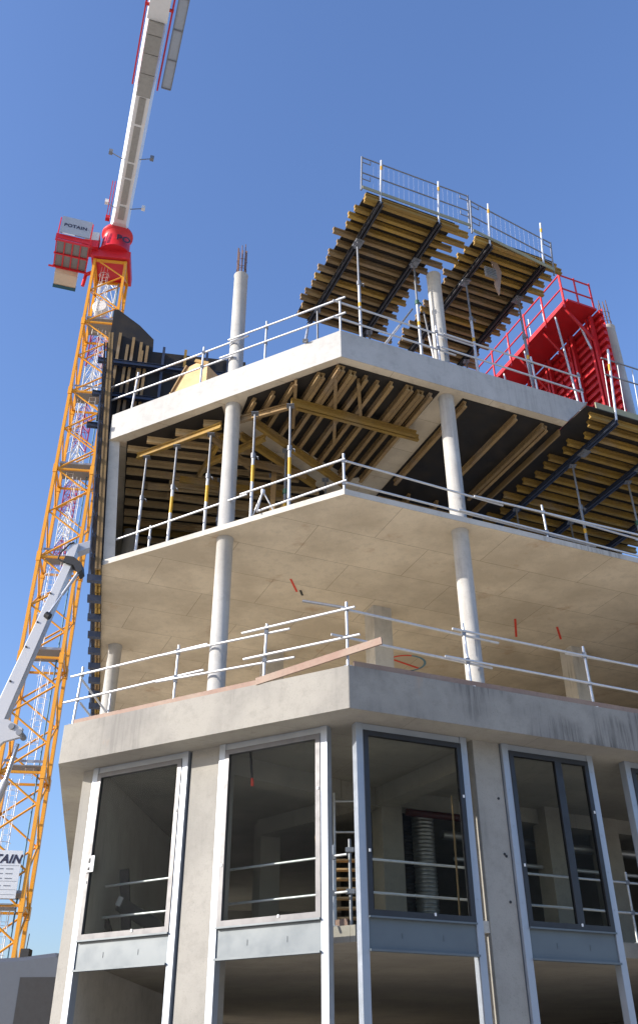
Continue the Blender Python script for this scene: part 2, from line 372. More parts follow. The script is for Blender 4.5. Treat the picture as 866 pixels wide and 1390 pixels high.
w3 = window(RP, .37, 2.48); w4 = window(RP, 3.20, 5.14, mull=4.35); w5 = window(RP, 5.87, 7.9, mull=6.9)
window(RP, 8.8, 10.9)
m = MB(); m.box(-5.52,-5.34,.50,.516,5.05,5.32,FLn); st = m.build('notice_sheet', 'board', w1)
MB().box(-5.46,-5.42,.49,.499,5.20,5.28,FLn).box(-5.46,-5.42,.49,.499,5.08,5.13,FLn).build('print', 'black', st)

# ------------------------------------------------------------------ guardrails
def clampmb(m, p): m.box(p.x-.035,p.x+.035,p.y-.035,p.y+.035,p.z-.035,p.z+.035)
def guardrail(name, label, posts, rails, mat='galv', r=.024, group='site guardrails', extra=None):
    o0 = posts[0][0]; rt = thing(name, label, 'guardrail', tuple(o0), 0, group)
    for a, b in posts:
        q = MB().tube(a, b, r); q.box(a.x-.06,a.x+.06,a.y-.06,a.y+.06,a.z,a.z+.012); q.build('post', mat, rt)
        d = (b-a)
        for ra, rb in rails:
            # coupler where this rail passes
            k = ((ra+rb)/2).z; u = (k-a.z)/max(.01,d.z)
            pp = a+d*u; lam = (pp-ra).dot(rb-ra)/(rb-ra).length_squared
            if 0 <= u <= 1 and -.02 < lam < 1.02: c = MB(); clampmb(c, pp); c.build('coupler', 'galv_dark', rt)
    for a, b in rails: MB().tube(a, b, r*.95).build('rail', mat, rt)
    return rt
# first deck, left
g1 = guardrail('guardrail', 'galvanised tube guardrail along the left edge of the lowest open floor, above the plank', 
  [(LP(.05,.08,At),LP(.05,.08,8.84)),(LP(1.70,.1,At),LP(1.66,.1,8.80)),(LP(3.60,.1,At),LP(3.58,.1,8.80)),(LP(5.92,.08,At),LP(5.9,.12,8.84))],
  [(LP(-.12,.05,8.70),LP(2.15,.05,8.71)),(LP(1.2,.13,8.62),LP(3.95,.06,8.66)),(LP(2.95,.12,8.70),LP(6.12,.06,8.66)),(LP(-.2,.05,8.17),LP(2.1,.06,8.2)),(LP(1.1,.13,8.06),LP(4.0,.05,8.14)),(LP(3.0,.12,8.20),LP(6.2,.05,8.14))])
MB().tube(LP(.05,.1,8.74), LP(.30,.1,9.04)-V((.55,0,.1)), .024).build('rail','galv_dark',g1)
for a,b in ((LP(5.9,.1,8.6),LP(5.75,1.0,8.0)),(LP(5.7,.8,At),LP(5.75,.85,8.5)),(LP(5.85,.12,8.1),LP(5.7,.75,At))): MB().tube(a,b,.022).build('brace','galv',g1)
guardrail('guardrail', 'galvanised tube guardrail along the shaded right edge of the lowest open floor',
  [(RP(2.40,.08,At),RP(2.34,.08,8.86)),(RP(5.0,.08,At),RP(4.98,.08,8.86)),(RP(8.2,.08,At),RP(8.2,.08,8.86))],
  [(RP(-.05,.12,8.72),RP(3.1,.12,8.62)),(RP(2.1,.05,8.70),RP(8.6,.05,8.60)),(RP(-.25,.12,8.20),RP(2.9,.12,8.10)),(RP(1.9,.05,8.14),RP(8.6,.05,8.08)),(RP(4.6,.14,8.68),RP(8.6,.14,8.72))])
# toe boards
o = MB().beam(LP(1.7,.04,At+.05), LP(5.85,.04,At+.035), .035, .09).build('toe_board', 'plank'); o['label'] = 'long reddish toe board lying along the sunlit left edge of the lowest open floor'; o['category'] = 'plank'
o = MB().beam(LP(1.78,.0,At+.05), LP(-.62,.0,At+.30), .035, .125).build('toe_board', 'plank'); o['label'] = 'pinkish plank sticking out past the corner post of the lowest open floor'; o['category'] = 'plank'
o = MB().beam(RP(.12,.06,At+.05), RP(7.6,.06,At+.05), .03, .12).build('toe_board', 'plank'); o['label'] = 'dark red toe board along the shaded right edge of the lowest open floor'; o['category'] = 'plank'
# second deck
guardrail('guardrail', 'low galvanised guardrail along the left edge of the second slab, in front of the props',
  [(LP(.04,.08,Bt),LP(.04,.08,12.0)),(LP(5.0,.6,Bt),LP(5.0,.6,12.1))],
  [(LP(-.0,.06,11.86),LP(2.35,.06,11.78)),(LP(2.3,.22,11.86),LP(5.75,.22,11.72)),(LP(-.02,.06,11.36),LP(1.9,.06,11.26)),(LP(1.6,.14,11.22),LP(5.3,.25,11.2))])
guardrail('guardrail', 'low galvanised guardrail along the right edge of the second slab under the black formwork',
  [(RP(4.58,.08,Bt),RP(4.56,.08,11.95)),(RP(8.0,.08,Bt),RP(8.0,.08,11.95))],
  [(RP(.1,.1,11.86),RP(3.6,.1,11.72)),(RP(2.9,.05,11.74),RP(8.5,.05,11.80)),(RP(.1,.1,11.36),RP(5.8,.1,11.25)),(RP(2.5,.05,11.32),RP(8.5,.05,11.2)),(RP(4.8,.16,11.84),RP(7.4,.16,11.74))])
tr = thing('tripod', 'small white metal tripod around the foot of a prop on the second slab', 'tripod', tuple(LP(2.0,.3,Bt)))
for a in (20, 140, 260): MB().tube(LP(1.98,.32,Bt+.75), LP(1.98,.32,Bt)+V((.42*math.cos(R(a)),.42*math.sin(R(a)),0)), .016).build('leg','galv',tr)
MB().tube(LP(1.98,.32,Bt+.68), LP(1.98,.32,Bt+.78), .045).build('collar','galv',tr)
# third deck
guardrail('guardrail', 'galvanised tube guardrail along the sunlit left edge of the top slab',
  [(LP(.05,.1,Ct),LP(.05,.1,16.2)),(LP(1.92,.1,Ct),LP(1.90,.1,16.34)),(LP(3.62,.1,Ct),LP(3.6,.1,16.30)),(LP(5.56,.1,Ct),LP(5.5,.1,16.30))],
  [(LP(-.1,.06,16.12),LP(2.9,.06,16.18)),(LP(2.4,.14,16.16),LP(6.3,.05,16.10)),(LP(-.1,.06,15.66),LP(3.1,.06,15.72)),(LP(2.8,.14,15.72),LP(6.3,.05,15.68))])
guardrail('guardrail', 'galvanised tube guardrail along the shaded right edge of the top slab below the red formwork',
  [(RP(2.45,.1,Ct),RP(2.43,.1,16.25)),(RP(5.0,.1,Ct),RP(4.97,.1,16.2)),(RP(6.25,.05,Ct),RP(6.25,.05,16.1))],
  [(RP(-.1,.13,16.10),RP(3.4,.13,16.02)),(RP(2.6,.06,16.04),RP(6.3,.06,15.98)),(RP(-.1,.13,15.62),RP(2.9,.13,15.56)),(RP(2.5,.06,15.60),RP(6.3,.06,15.52))])
# interior rails
guardrail('guardrail', 'galvanised guardrail crossing behind the two sunlit left windows', 
  [(LP(.95,1.2,FL),LP(.95,1.2,5.15)),(LP(3.2,1.2,FL),LP(3.2,1.2,5.15))],
  [(LP(.7,1.2,4.98),LP(5.6,1.2,4.94)),(LP(.7,1.2,4.42),LP(5.6,1.2,4.42))], r=.022)
guardrail('guardrail', 'dull guardrail crossing behind the shaded right windows', 
  [(RP(2.75,1.25,FL),RP(2.75,1.25,5.1)),(RP(6.0,1.2,FL),RP(6.0,1.2,5.1))],
  [(RP(.8,1.2,4.92),RP(8.4,1.2,4.92)),(RP(.8,1.2,4.42),RP(8.4,1.2,4.42))], r=.022, mat='galv')

# ------------------------------------------------------------------ shoring props
def prop(p, h, label, sleeve='orange', upper='galv', dark=.33, group='shoring props'):
    rt = thing('shoring_prop', label, 'prop', tuple(p), random.uniform(0,3), group)
    a = V(p); T = lambda z: a+V((0,0,z))
    MB().box(a.x-.07,a.x+.07,a.y-.07,a.y+.07,a.z,a.z+.01).build('base_plate','galv_dark',rt)
    hc = h*.60
    MB().tube(T(.01), T(hc), .033, 12).build('outer_tube', upper, rt)
    MB().tube(T(hc), T(h-.01), .025, 12).build('inner_tube', 'galv_dark' if dark else upper, rt)  # shade at the top of the prop imitated by a darker material
    c = MB(); c.tube(T(hc-.05), T(hc+.07), .052, 10)
    for k in (0,1,2): c.tube(T(hc+.02)+V((.05,0,0)), T(hc-.05)+V((.11,.05*(k-1),0)), .008, 6)
    c.build('collar','green_s' if int(p[0]*37)%3==0 else 'galv_dark',rt)
    if sleeve: MB().tube(T(hc*.62), T(hc*.62+.42 if sleeve=='orange' else hc*.62+.12), .0345, 12).build('sleeve', sleeve if sleeve!='orange' else 'yellow_s', rt)
    MB().box(a.x-.08,a.x+.08,a.y-.08,a.y+.08,a.z+h-.01,a.z+h).build('head_plate','galv_dark',rt)
    return rt
PB = Bt
lp = [((5.28,.52),'leftmost galvanised prop on the second slab, beside the pale side wall'),((4.42,.5),'second galvanised prop from the left on the second slab, green collar at mid height'),
      ((3.50,.5),'galvanised prop with yellow sleeve just left of the sunlit round column on the second slab'),((2.25,.32),'galvanised prop with yellow sleeve just right of the sunlit round column on the second slab'),
      ((1.45,.45),'galvanised prop with long yellow sleeve nearest the front corner of the second slab')]
for i, ((s,t_), lb) in enumerate(lp): prop(LP(s,t_,PB), 2.84, lb, 'orange' if i else None)
prop(LP(3.05,.75,PB), 2.84, 'thin prop half hidden behind the left round column of the second slab')
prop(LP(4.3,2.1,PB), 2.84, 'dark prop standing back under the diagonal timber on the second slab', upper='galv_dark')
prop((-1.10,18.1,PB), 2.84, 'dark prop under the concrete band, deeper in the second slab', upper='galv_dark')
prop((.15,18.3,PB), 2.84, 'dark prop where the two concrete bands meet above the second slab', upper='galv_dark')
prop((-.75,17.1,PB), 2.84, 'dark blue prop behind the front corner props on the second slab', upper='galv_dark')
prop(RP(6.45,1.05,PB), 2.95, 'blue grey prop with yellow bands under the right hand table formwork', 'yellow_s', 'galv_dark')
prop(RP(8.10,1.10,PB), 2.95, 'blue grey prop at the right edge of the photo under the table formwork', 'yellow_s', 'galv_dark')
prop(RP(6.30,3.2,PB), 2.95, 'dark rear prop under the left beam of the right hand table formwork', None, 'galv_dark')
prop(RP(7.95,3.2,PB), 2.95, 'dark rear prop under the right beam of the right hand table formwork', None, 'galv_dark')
TZ = 18.62   # plywood underside of the roof tables
hp = TZ-.16-.17-Ct
def tl(z): return z
prop(RP(.62,.28,Ct), hp, 'front prop under the left beam of the left roof table, near the slab corner', 'yellow_s')
prop(RP(2.12,.30,Ct), hp, 'front prop under the right beam of the left roof table, beside the round column', 'yellow_s')
prop(RP(3.55,.28,Ct), hp, 'front prop under the left beam of the right roof table, right of the round column', 'yellow_s')
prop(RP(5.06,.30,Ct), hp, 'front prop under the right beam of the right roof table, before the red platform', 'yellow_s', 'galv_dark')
prop(RP(.60,2.6,Ct), hp, 'rear prop under the left beam of the left roof table'); prop(RP(2.15,2.8,Ct), hp, 'rear prop under the right beam of the left roof table')
prop(RP(3.56,2.6,Ct), hp, 'rear prop under the left beam of the right roof table'); prop(RP(5.06,2.8,Ct), hp, 'rear prop under the right beam of the right roof table')
def raker(a, b, label):
    rt = thing('raking_strut', label, 'strut', tuple(a), 0, 'raking struts on the top slab')
    d = (b-a); MB().tube(a, a+d*.6, .03).build('outer_tube','galv',rt); MB().tube(a+d*.6, b, .022).build('inner_tube','galv_dark',rt); MB().box(a.x-.06,a.x+.06,a.y-.06,a.y+.06,a.z-.0,a.z+.012).build('foot_plate','galv_dark',rt)
raker(RP(1.05,.35,Ct), RP(2.25,.75,17.3), 'long sloping tube under the left roof table, leaning right to the round column')
raker(RP(2.62,.5,Ct), RP(2.72,1.0,17.6), 'steep sloping tube close to the left of the round column on the top slab')
raker(RP(-.55,.6,Ct), RP(-.1,1.5,16.6), 'short bright strut at the back left foot of the left roof table')

# ------------------------------------------------------------------ table formwork
def table(label, s0, s1, t0, t1, z, beams, js, ragl, ragr, group='table formwork', mesh=True, yellow=4, slump=0.0, railpart=True):
    """plywood underside at z; joists run along the right facade, steel beams across"""
    c = RP((s0+s1)/2, (t0+t1)/2, z); rt = thing('table_formwork', label, 'formwork table', tuple(c), RZR, group)
    MB().box(s0, s1, t0, t1, z, z+.021, RP).build('plywood_deck', 'ply', rt)
    n = len(js)
    for i, t_ in enumerate(js):
        a, b = s0-ragl[i%len(ragl)], s1+ragr[i%len(ragr)]
        MB().ibeam(RP(a,t_,z-.082), RP(b,t_,z-.082)).build('joist', 'timber_y' if (i < yellow or i%6==4) else 'timber', rt)
    for s_ in beams:
        MB().chan2(RP(s_,t0-.02,z-.222), RP(s_,t1-.05,z-.222), .13, .12).build('steel_beam', 'blue' if s_ > 6 else 'black_steel', rt)
        q = MB(); q.box(s_-.10,s_+.10,t0+1.05,t0+1.30,z-.32,z-.285,RP); q.box(s_-.06,s_+.06,t0+1.1,t0+1.25,z-.36,z-.32,RP); q.build('beam_head','galv_dark',rt)
        MB().box(s_+.068,s_+.074,t0+1.55,t0+1.95,z-.26,z-.20,RP).build('red_clip','redmark',rt)
    if railpart:
        for s_ in beams: 
            q = MB().tube(RP(s_,t0+.02,z-.20), RP(s_,t0-.16,z+1.10), .028); q.build('guard_post','galv',rt)
            MB().tube(RP(s_,t0-.122,z+.80), RP(s_,t0-.137,z+.92), .0295).build('post_band','yellow_s',rt)
        f0, f1 = s0-.12, s1+(.42 if not slump else -.02); F = lambda s_,k: RP(s_, t0+.03-k*.10, z+.06+k-slump*(s_-f0)/(f1-f0))
        fr = MB(); fr.tube(F(f0,0.0),F(f0,1.05),.022); fr.tube(F(f1,0),F(f1,1.05),.022)
        for k in (1.03,.55): fr.tube(F(f0,k),F(f1,k),.016)
        for sa in (f0, f1-.22):
            fr.tube(F(sa,.88),F(sa+.22,.88),.013,6); fr.tube(F(sa,.36),F(sa+.22,.36),.013,6); fr.tube(F(sa+(.22 if sa==f0 else 0),.36),F(sa+(.22 if sa==f0 else 0),.48),.013,6); fr.tube(F(sa+(.22 if sa==f0 else 0),.88),F(sa+(.22 if sa==f0 else 0),.98),.013,6)
        fr.build('guard_frame','galv_dark',rt)
        ms = MB(); k = f0+.3
        while k < f1-.3: ms.tube(F(k,.02),F(k,1.03),.0016,4); k += .13
        ms.build('guard_mesh','galv',rt)
        MB().beam(RP(f0,t0-.035,z+.09), RP(f1,t0-.035,z+.09-slump*.8), .02, .09).build('toe_board','green_b',rt)
    return rt
J = lambda a,b,n,j=.02: [a+(b-a)*i/(n-1)+random.uniform(-j,j) for i in range(n)]
table('left roof table formwork tilted against the sky, black deck on thirteen timber joists', .28, 2.55, -.95, 3.25, TZ, (.62,2.12), [-.90,-.81]+J(-.55,3.15,14,.05),
      [.02,.0,.10,.15,.08,.28,.05,.12,.07,.16,.12,.09,.14,.17], [.12,.42,.50,.28,.62,.34,.10,.06,.22,.05,.12,.04,.14,.02], mesh=True)
table('right roof table formwork with mesh guard frame, beside the red formwork', 3.22, 5.35, -.85, 3.25, TZ, (3.55,5.06), [-.80,-.71]+J(-.45,3.15,14,.05),
      [.05,.02,.12,.16,.08,.22,.05,.12,.07,.16,.12,.09,.14,.17], [.12,.32,.22,.18,.35,.24,.10,.16,.12,.15,.12,.04,.14,.02], mesh=True, slump=.5)
T3 = table('lower right table formwork carrying the black deck beside the cut end of the top slab', 5.66, 10.5, -.62, 6.0, 14.42, (6.42,8.05,9.8), J(-.50,5.8,19,.05),
      [-.20,-.35,-.55,-.35,-.45,-.3,-.38,-.42,-.3,-.35], [.1,.3], yellow=17, railpart=False)
for s_ in (6.46, 8.1, 9.8):
    MB().tube(RP(s_,-.60,14.25), RP(s_+.02,-.82,16.2), .028).build('guard_post','galv',T3); MB().tube(RP(s_,-.752,15.6), RP(s_,-.772,15.78), .0295).build('post_band','yellow_s',T3)
for z_ in (15.95,15.45): MB().tube(RP(6.3,-.74,z_), RP(10.5,-.74,z_), .018).build('rail','galv_dark',T3)
q = MB(); k = 6.35
while k < 10: q.tube(RP(k,-.62,14.6), RP(k,-.72,15.9), .012, 6); k += .42
q.build('guard_mesh','galv',T3)
MB().beam(RP(5.95,-.60,14.54), RP(10.5,-.60,14.54), .03, .17).build('toe_board','green_b',T3)
# board hanging below the right roof table
hb = thing('hanging_board', 'weathered wooden board hanging under the right roof table with a small grey box grate', 'board', tuple(RP(3.80,-.42,17.5)))
MB().extr([RP(3.72,-.45,19.0),RP(3.80,-.45,19.05),RP(4.12,-.40,18.2),RP(3.98,-.38,17.42),RP(3.90,-.38,17.7),RP(3.92,-.42,18.2)], tuple(NR*.05)+(0,)).build('board','plank',hb)
m = MB(); m.box(3.62,3.92,-.45,-.40,17.86,18.16,RP)
for k in range(5): m.box(3.64,3.90,-.475,-.451,17.88+k*.055,17.90+k*.055,RP)
m.build('grate','mesh',hb)

# ------------------------------------------------------------------ formwork under the top slab
PLY = Cb-.021
rtF = thing('slab_formwork', 'front bay soffit formwork, black plywood and yellow timbers between two concrete bands', 'formwork', tuple(RP(1.2,1.5,PLY)), 0, 'slab formwork bays')
polyM = [xy(RP(.06,.2,0)), xy(RP(2.42,.2,0)), xy(RP(2.38,3.72,0)), (.80,18.85), (-1.72,16.28), xy(LP(2.38,.2,0))]
MB().prism(polyM, PLY, Cb-.002).build('plywood_deck','ply',rtF)
s_ = -1.55; i = 0
while s_ < 2.42:
    p = RP(s_,0,0); sg = clip(polyM, V(xy(p)), NR)
    for a, b in sg:
        a += random.uniform(.02,.18); b -= random.uniform(-.05,.05)
        if b-a > .3:
            A = V((p.x+NR.x*a, p.y+NR.y*a, PLY-.082)); B = V((p.x+NR.x*b, p.y+NR.y*b, PLY-.082)); MB().ibeam(A, B).build('joist','timber',rtF)
            if random.random()<.3 and b-a > 1.2: MB().ibeam(A+V((DR.x,DR.y,0))*.09, A+(B-A)*random.uniform(.35,.6)+V((DR.x,DR.y,0))*.09).build('joist','timber',rtF)
    s_ += .29 if i % 3 else .37; i += 1
zp = PLY-.165-.082
for t_, a, b in ((1.45,-.52,2.50),(1.57,-.35,2.62)): MB().ibeam(RP(a,t_,zp), RP(b,t_,zp)).build('primary_beam','timber_y',rtF)
d = V((.3+1.42,18.38-16.25,0)).normalized()
for o_ in (0,): MB().ibeam(V((-1.42,16.25,zp)), V((.62,18.76,zp)), .09, .2).build('primary_beam','timber_y',rtF)
for z_, (a,b) in zip((zp,zp), (((-1.75,16.75),(-.1,18.75)),)): MB().ibeam(V((*a,z_)), V((*b,z_)), .09,.2).build('primary_beam','timber_y',rtF)
m = MB(); m.beam((-1.12,18.0,Bt),(-1.05,18.0,14.0),.12,.1); m.beam((-1.02,18.05,Bt+1.3),(-.72,18.0,Bt+2.3),.09,.06); m.build('upright_timber','timber',rtF)
rtG = thing('slab_formwork', 'soffit formwork of the left bay: close rows of parallel timbers behind the sunlit props', 'formwork', tuple(LP(4.3,2,PLY)), 0, 'slab formwork bays')
E0 = LP(5.70,.25,0)
polyL = [xy(LP(3.05,.2,0)), (-2.02,17.0), (.62,20.0), (.9,31.5), (E0.x+SIDE.x*14.8, E0.y+SIDE.y*14.8), xy(E0)]
MB().prism(polyL, PLY, Cb-.002).build('plywood_deck','ply',rtG)
dj = az(78.5); pj = V(xy(E0)) + SIDE*(-.9); i = 0
y_ = -1.2
while y_ < 14:
    p = V(xy(E0)) + SIDE*y_
    for a, b in clip(polyL, p, dj):
        a += .03 + (random.uniform(0,.25) if y_ < 0 else 0); b -= random.uniform(.02,.15)
        x = a
        while x < b-.3:
            e = min(b, x+random.choice((2.9,3.6,2.45))); A = p+dj*x+SIDE*random.uniform(-.05,.05); B = p+dj*e
            MB().ibeam((A.x,A.y,PLY-.082),(B.x,B.y,PLY-.082)).build('joist','timber_pale' if random.random()<.85 else 'timber_y',rtG); x = e-.25
    y_ += .46; i += 1
MB().ibeam(LP(3.25,.50,zp), LP(5.6,.56,zp)).build('primary_beam','timber_y',rtG)
MB().ibeam((-2.97,18.57,zp),(-2.17,16.79,zp)).build('primary_beam','timber_y',rtG)
MB().ibeam(LP(3.05,.5,zp-.0), LP(1.6,.62,zp-.0)).build('primary_beam','timber',rtF)
for k in (3.2, 6.2, 9.4):
    A = V(xy(E0))+SIDE*k+dj*.4; B = A+dj*4.8; MB().ibeam((A.x,A.y,zp),(B.x,B.y,zp)).build('primary_beam','timber',rtG)
for k in range(9):
    u = random.uniform(.6,7.5); w_ = random.uniform(.4,2.8); A = V(xy(E0))+SIDE*u+dj*w_; B = A+az(78.5+random.choice((-1,1))*random.uniform(2,9))*random.uniform(1.4,2.6)
    MB().ibeam((A.x,A.y,zp+random.uniform(-.0,.1)),(B.x,B.y,zp+.05), .07,.16).build('loose_joist','timber_pale',rtG)
for a,b in (((-2.6,17.6),(-1.2,16.6)),((-3.3,18.2),(-.9,18.9)),((-1.9,17.4),(-.3,18.1)),((-2.4,16.5),(-1.5,17.9))): MB().ibeam((*a,zp-.19),(*b,zp-.17)).build('loose_joist','timber_y' if a[1]>17.5 else 'timber',rtG)
for s_,t_,s1,t1 in ((.1,.5,1.0,2.6),(.6,.45,1.1,1.4),(-.6,1.0,-.1,2.4)): MB().ibeam(RP(s_,t_,PLY-.1), RP(s1,t1,PLY-.12), .07,.17).build('loose_joist','timber',rtF)
rtH = thing('slab_formwork', 'mostly bare black plywood soffit with few timbers, right of the shaded column', 'formwork', tuple(RP(4.3,2,PLY)), 0, 'slab formwork bays')
polyR = [xy(RP(3.0,.2,0)), xy(RP(5.60,.2,0)), xy(RP(5.60,13,0)), xy(RP(2.95,13,0))]
MB().prism(polyR, PLY, Cb-.002).build('plywood_deck','ply',rtH)
for s_, a, b in ((3.08,.25,3.6),(4.36,.22,3.0),(5.10,.25,3.5),(5.22,.3,3.2),(3.7,4,7),(4.5,4,7),(5.3,4,7)): MB().ibeam(RP(s_,a,PLY-.082), RP(s_,b,PLY-.082)).build('joist','timber',rtH)
MB().ibeam(RP(2.9,4.2,zp), RP(5.6,4.2,zp)).build('primary_beam','timber',rtH)
MB().box(5.56,5.60,.3,5,PLY-.16,PLY-.003,RP).build('stop_board','timber',rtH)

# ------------------------------------------------------------------ side wall formwork (left)
sf = thing('wall_formwork', 'tall narrow strip of yellow timbers and dark blue walings left of the slabs', 'formwork', tuple(SP(0,.1,11.0)), 0, 'wall formwork panels')
MB().box(-.05,15.4,.006,.024,10.95,16.1,SP).build('plywood_face','ply',sf)
k = -.02
while k < 15.3: MB().ibeam(SP(k,.085,10.9), SP(k,.085,16.3), .07,.12, up=tuple(OUT)+(0,)).build('timber','timber_y' if random.random()<.7 else 'timber',sf); k += .36
z_ = 11.15
while z_ < 16.6:
    MB().chan2(SP(-.16,.195,z_), SP(15.5,.195,z_), .10,.09).build('waling','blue',sf); z_ += .52
k = .3; m = MB()
while k < 15.4: (int(k/.95)%2==0) and MB().beam(SP(k,.265,10.8), SP(k,.265,16.0), .03,.04).build('strongback','blue',sf); MB().box(k-.07,k+.07,.0,.30,10.76,10.90,SP).build('bracket','blue',sf); k += .95
# rear wall form facing the street
PF = V((-5.3,19.3)); dF = az(78.5)
def WP(a, o, z): return V((PF.x+dF.x*a+SIDE.x*o, PF.y+dF.y*a+SIDE.y*o, z))
wf = thing('wall_formwork', 'dark plywood panel with sloping top and upright timbers behind the top left guardrail', 'formwork', tuple(WP(1,0,Ct)), 0, 'wall formwork panels')
MB().extr([WP(-.52,0,16.5),WP(-.2,0,16.4),WP(-.2,0,Ct),WP(3.6,0,Ct),WP(3.3,0,19.15),WP(.70,0,19.10),WP(.68,0,19.55),WP(.24,0,20.02),WP(-.42,0,20.52),WP(-.52,0,20.50)], tuple(SIDE*.03)+(0,)).build('plywood_face','ply',wf)
for a,z1 in ((-.46,19.0),(-.24,19.55),(.0,19.15),(.14,19.45),(.36,19.30),(.41,19.0),(.54,19.2)):
    MB().beam(WP(a,-.06,15.6 if a>-.3 else 16.6), WP(a,-.06,z1), .075, .10, up=tuple(SIDE)+(0,)).build('timber','timber',wf)
for z_ in (18.40, 17.25, 16.2): MB().chan2(WP(-.72,-.18,z_), WP(3.5,-.18,z_+.02), .12,.13).build('waling','blue',wf)
for a in (1.0,1.6,2.2,2.8): MB().beam(WP(a,-.10,16.0), WP(a,-.10,19.22), .07,.05, up=tuple(SIDE)+(0,)).build('strongback','blue' if a!=1.6 else 'timber_y',wf)
# near-end stack: the same side form carried up above the top slab
sg = thing('wall_formwork', 'short upright timbers and blue walings rising past the left end of the top slab', 'formwork', tuple(SP(0,.1,16.3)), 0, 'wall formwork panels')
MB().box(.2,3,.006,.024,16.15,17.9,SP).build('plywood_face','ply',sg)
for k in (.22,.55,.95,1.4,1.9,2.4): MB().ibeam(SP(k,.085,16.32), SP(k,.085,18.1), .07,.12, up=tuple(OUT)+(0,)).build('timber','timber',sg)
for z_ in (16.75,17.5): MB().chan2(SP(.0,.195,z_), SP(3,.195,z_), .10,.09).build('waling','blue',sg)
# crate on the top slab
cr = thing('timber_box', 'pale pine box-out with sloping sides on the top slab behind the left guardrail', 'box', tuple(LP(4.5,.9,Ct)), RZL)
def LB(x,y,z): return LP(-x,y,z)
MB().extr([LB(-5.15,.75,Ct),LB(-3.95,.75,Ct),LB(-3.95,.75,16.40),LB(-4.15,.75,16.62),LB(-4.62,.75,16.55),LB(-5.15,.75,15.75)], tuple(NL*.5)+(0,)).build('panel','ply_raw',cr)
MB().beam(LB(-4.95,.73,15.9), LB(-4.55,.73,16.6), .06,.04).build('batten','timber',cr)
MB().beam(LB(-3.9,.73,16.40), LB(-4.3,.73,16.66), .06,.08).build('batten','timber_y',cr)

# ------------------------------------------------------------------ red formwork with platform
rf = thing('red_wall_formwork', 'bright red steel wall formwork with ribbed panels and overhanging railed platform', 'formwork', tuple(RP(7.04,1.5,14.45)), RZR)
S0 = 7.20; zt = 18.45
MB().box(S0+.10,S0+.11,-.15,4.0,14.45,zt,RP).build('skin','red',rf)
for j,(ta,tb) in enumerate(((-.15,1.60),(1.66,4.0))):
    m = MB(); z_ = 14.5
    while z_ < zt: m.box(S0,S0+.098,ta,tb,z_,z_+.10,RP); m.box(S0-.012,S0,ta,tb,z_+.085,z_+.10,RP); z_ += .235
    m.build('rib','red',rf)
    for t_ in (ta+.25, ta+1.05): 
        MB().box(S0-.12,S0-.015,t_,t_+.07,14.46,zt-.1,RP).build('upright','red',rf)
        MB().box(S0-.12,S0-.015,t_+.13,t_+.20,14.46,zt-.1,RP).build('upright','red',rf)
for t_ in (.15,1.1,2.2,3.1): MB().beam(RP(S0-.05,t_,zt-.95), RP(6.38,t_,zt-.09), .05,.06).build('bracket','red',rf)
MB().box(6.29,7.18,-.1,4.0,zt-.06,zt,RP).build('platform','red',rf)
MB().box(6.26,6.29,-.02,4.02,zt-.09,zt+.05,RP).build('platform_edge','red',rf)
for t_ in (.0,.8,1.6,2.4,3.2,3.98): MB().tube(RP(6.24,t_,zt-.25), RP(6.24,t_,zt+.95), .026).build('post','red',rf)
for z_ in (.42,.90): MB().tube(RP(6.24,-.05,zt+z_), RP(6.24,4.03,zt+z_), .022).build('rail','red',rf)
for s_ in (6.24,6.7,7.18): MB().tube(RP(s_,-.02,zt-.02), RP(s_,-.02,zt+.95), .024).build('post','red',rf)
for z_ in (.42,.90): MB().tube(RP(6.24,-.02,zt+z_), RP(7.2,-.02,zt+z_), .022).build('rail','red',rf)
for s_,t_ in ((6.33,.5),(6.33,1.9),(6.33,2.9)): MB().tube(RP(s_,t_,zt-.1), RP(s_+.10,t_-.1,15.2), .028).build('strut','galv',rf)
MB().tube(RP(6.95,.35,zt-.3), RP(7.0,.2,zt-1.2), .03).build('strut','galv',rf)
for t_ in (.9,1.5,2.5): MB().tube(RP(6.30,t_,zt), RP(6.30,t_,zt+.7), .018).build('strut','galv',rf)

# ------------------------------------------------------------------ things behind the windows
def duct(x, y, r, mat, label):
    prof = [(r,0)]; z = 0
    while z < 2.75: prof += [(r,z+.03),(r+.012,z+.04),(r+.012,z+.055),(r,z+.065)]; z += .075
    o = MB().lathe((x,y,FL), prof, 20).build('spiral_duct', mat); o['label'] = label; o['category'] = 'duct'
duct(2.10, 19.9, .22, 'duct', 'tall grey corrugated metal duct standing inside the third window'); duct(1.80, 20.2, .22, 'black_steel', 'dark ribbed pipe standing left of the grey corrugated duct')
o = MB().tube(RP(2.9,3.6,6.42), RP(4.5,3.6,6.42), .07).build('overhead_pipe','pipe_red'); o['label']='dark red pipe under the ceiling above the corrugated duct'; o['category']='pipe'
o = MB().tube(RP(4.2,4.5,6.3), RP(12,4.5,6.3), .09).build('overhead_pipe','duct'); o['label']='pale metal pipe under the ceiling behind the right windows'; o['category']='pipe'
o = MB().tube(RP(4.2,4.1,5.75), RP(12,4.1,5.75), .04).build('overhead_pipe','galv'); o['label']='thin pale pipe running level behind the right windows'; o['category']='pipe'
stt = thing('stair_tower', 'narrow scaffold stair with pale treads seen in the gap at the corner', 'scaffold stair', (.65,17.9,FL))
for x in (.25,.78):
    for y in (17.6,18.2): MB().tube((x,y,FL),(x,y,6.45),.024).build('post','galv',stt)
for z_ in (6.3,5.75): MB().tube((.25,17.6,z_),(.78,17.6,z_),.02).build('rail','galv',stt)
for k in range(8): MB().box(.28,.75,17.62+k*.05,17.80+k*.05,FL+.22+k*.17,FL+.25+k*.17).build('tread','ply_raw',stt)
gp = thing('scaffold_post', 'short weathered tube post with couplers in the open gap at the corner', 'post', (.47,15.95,FL))
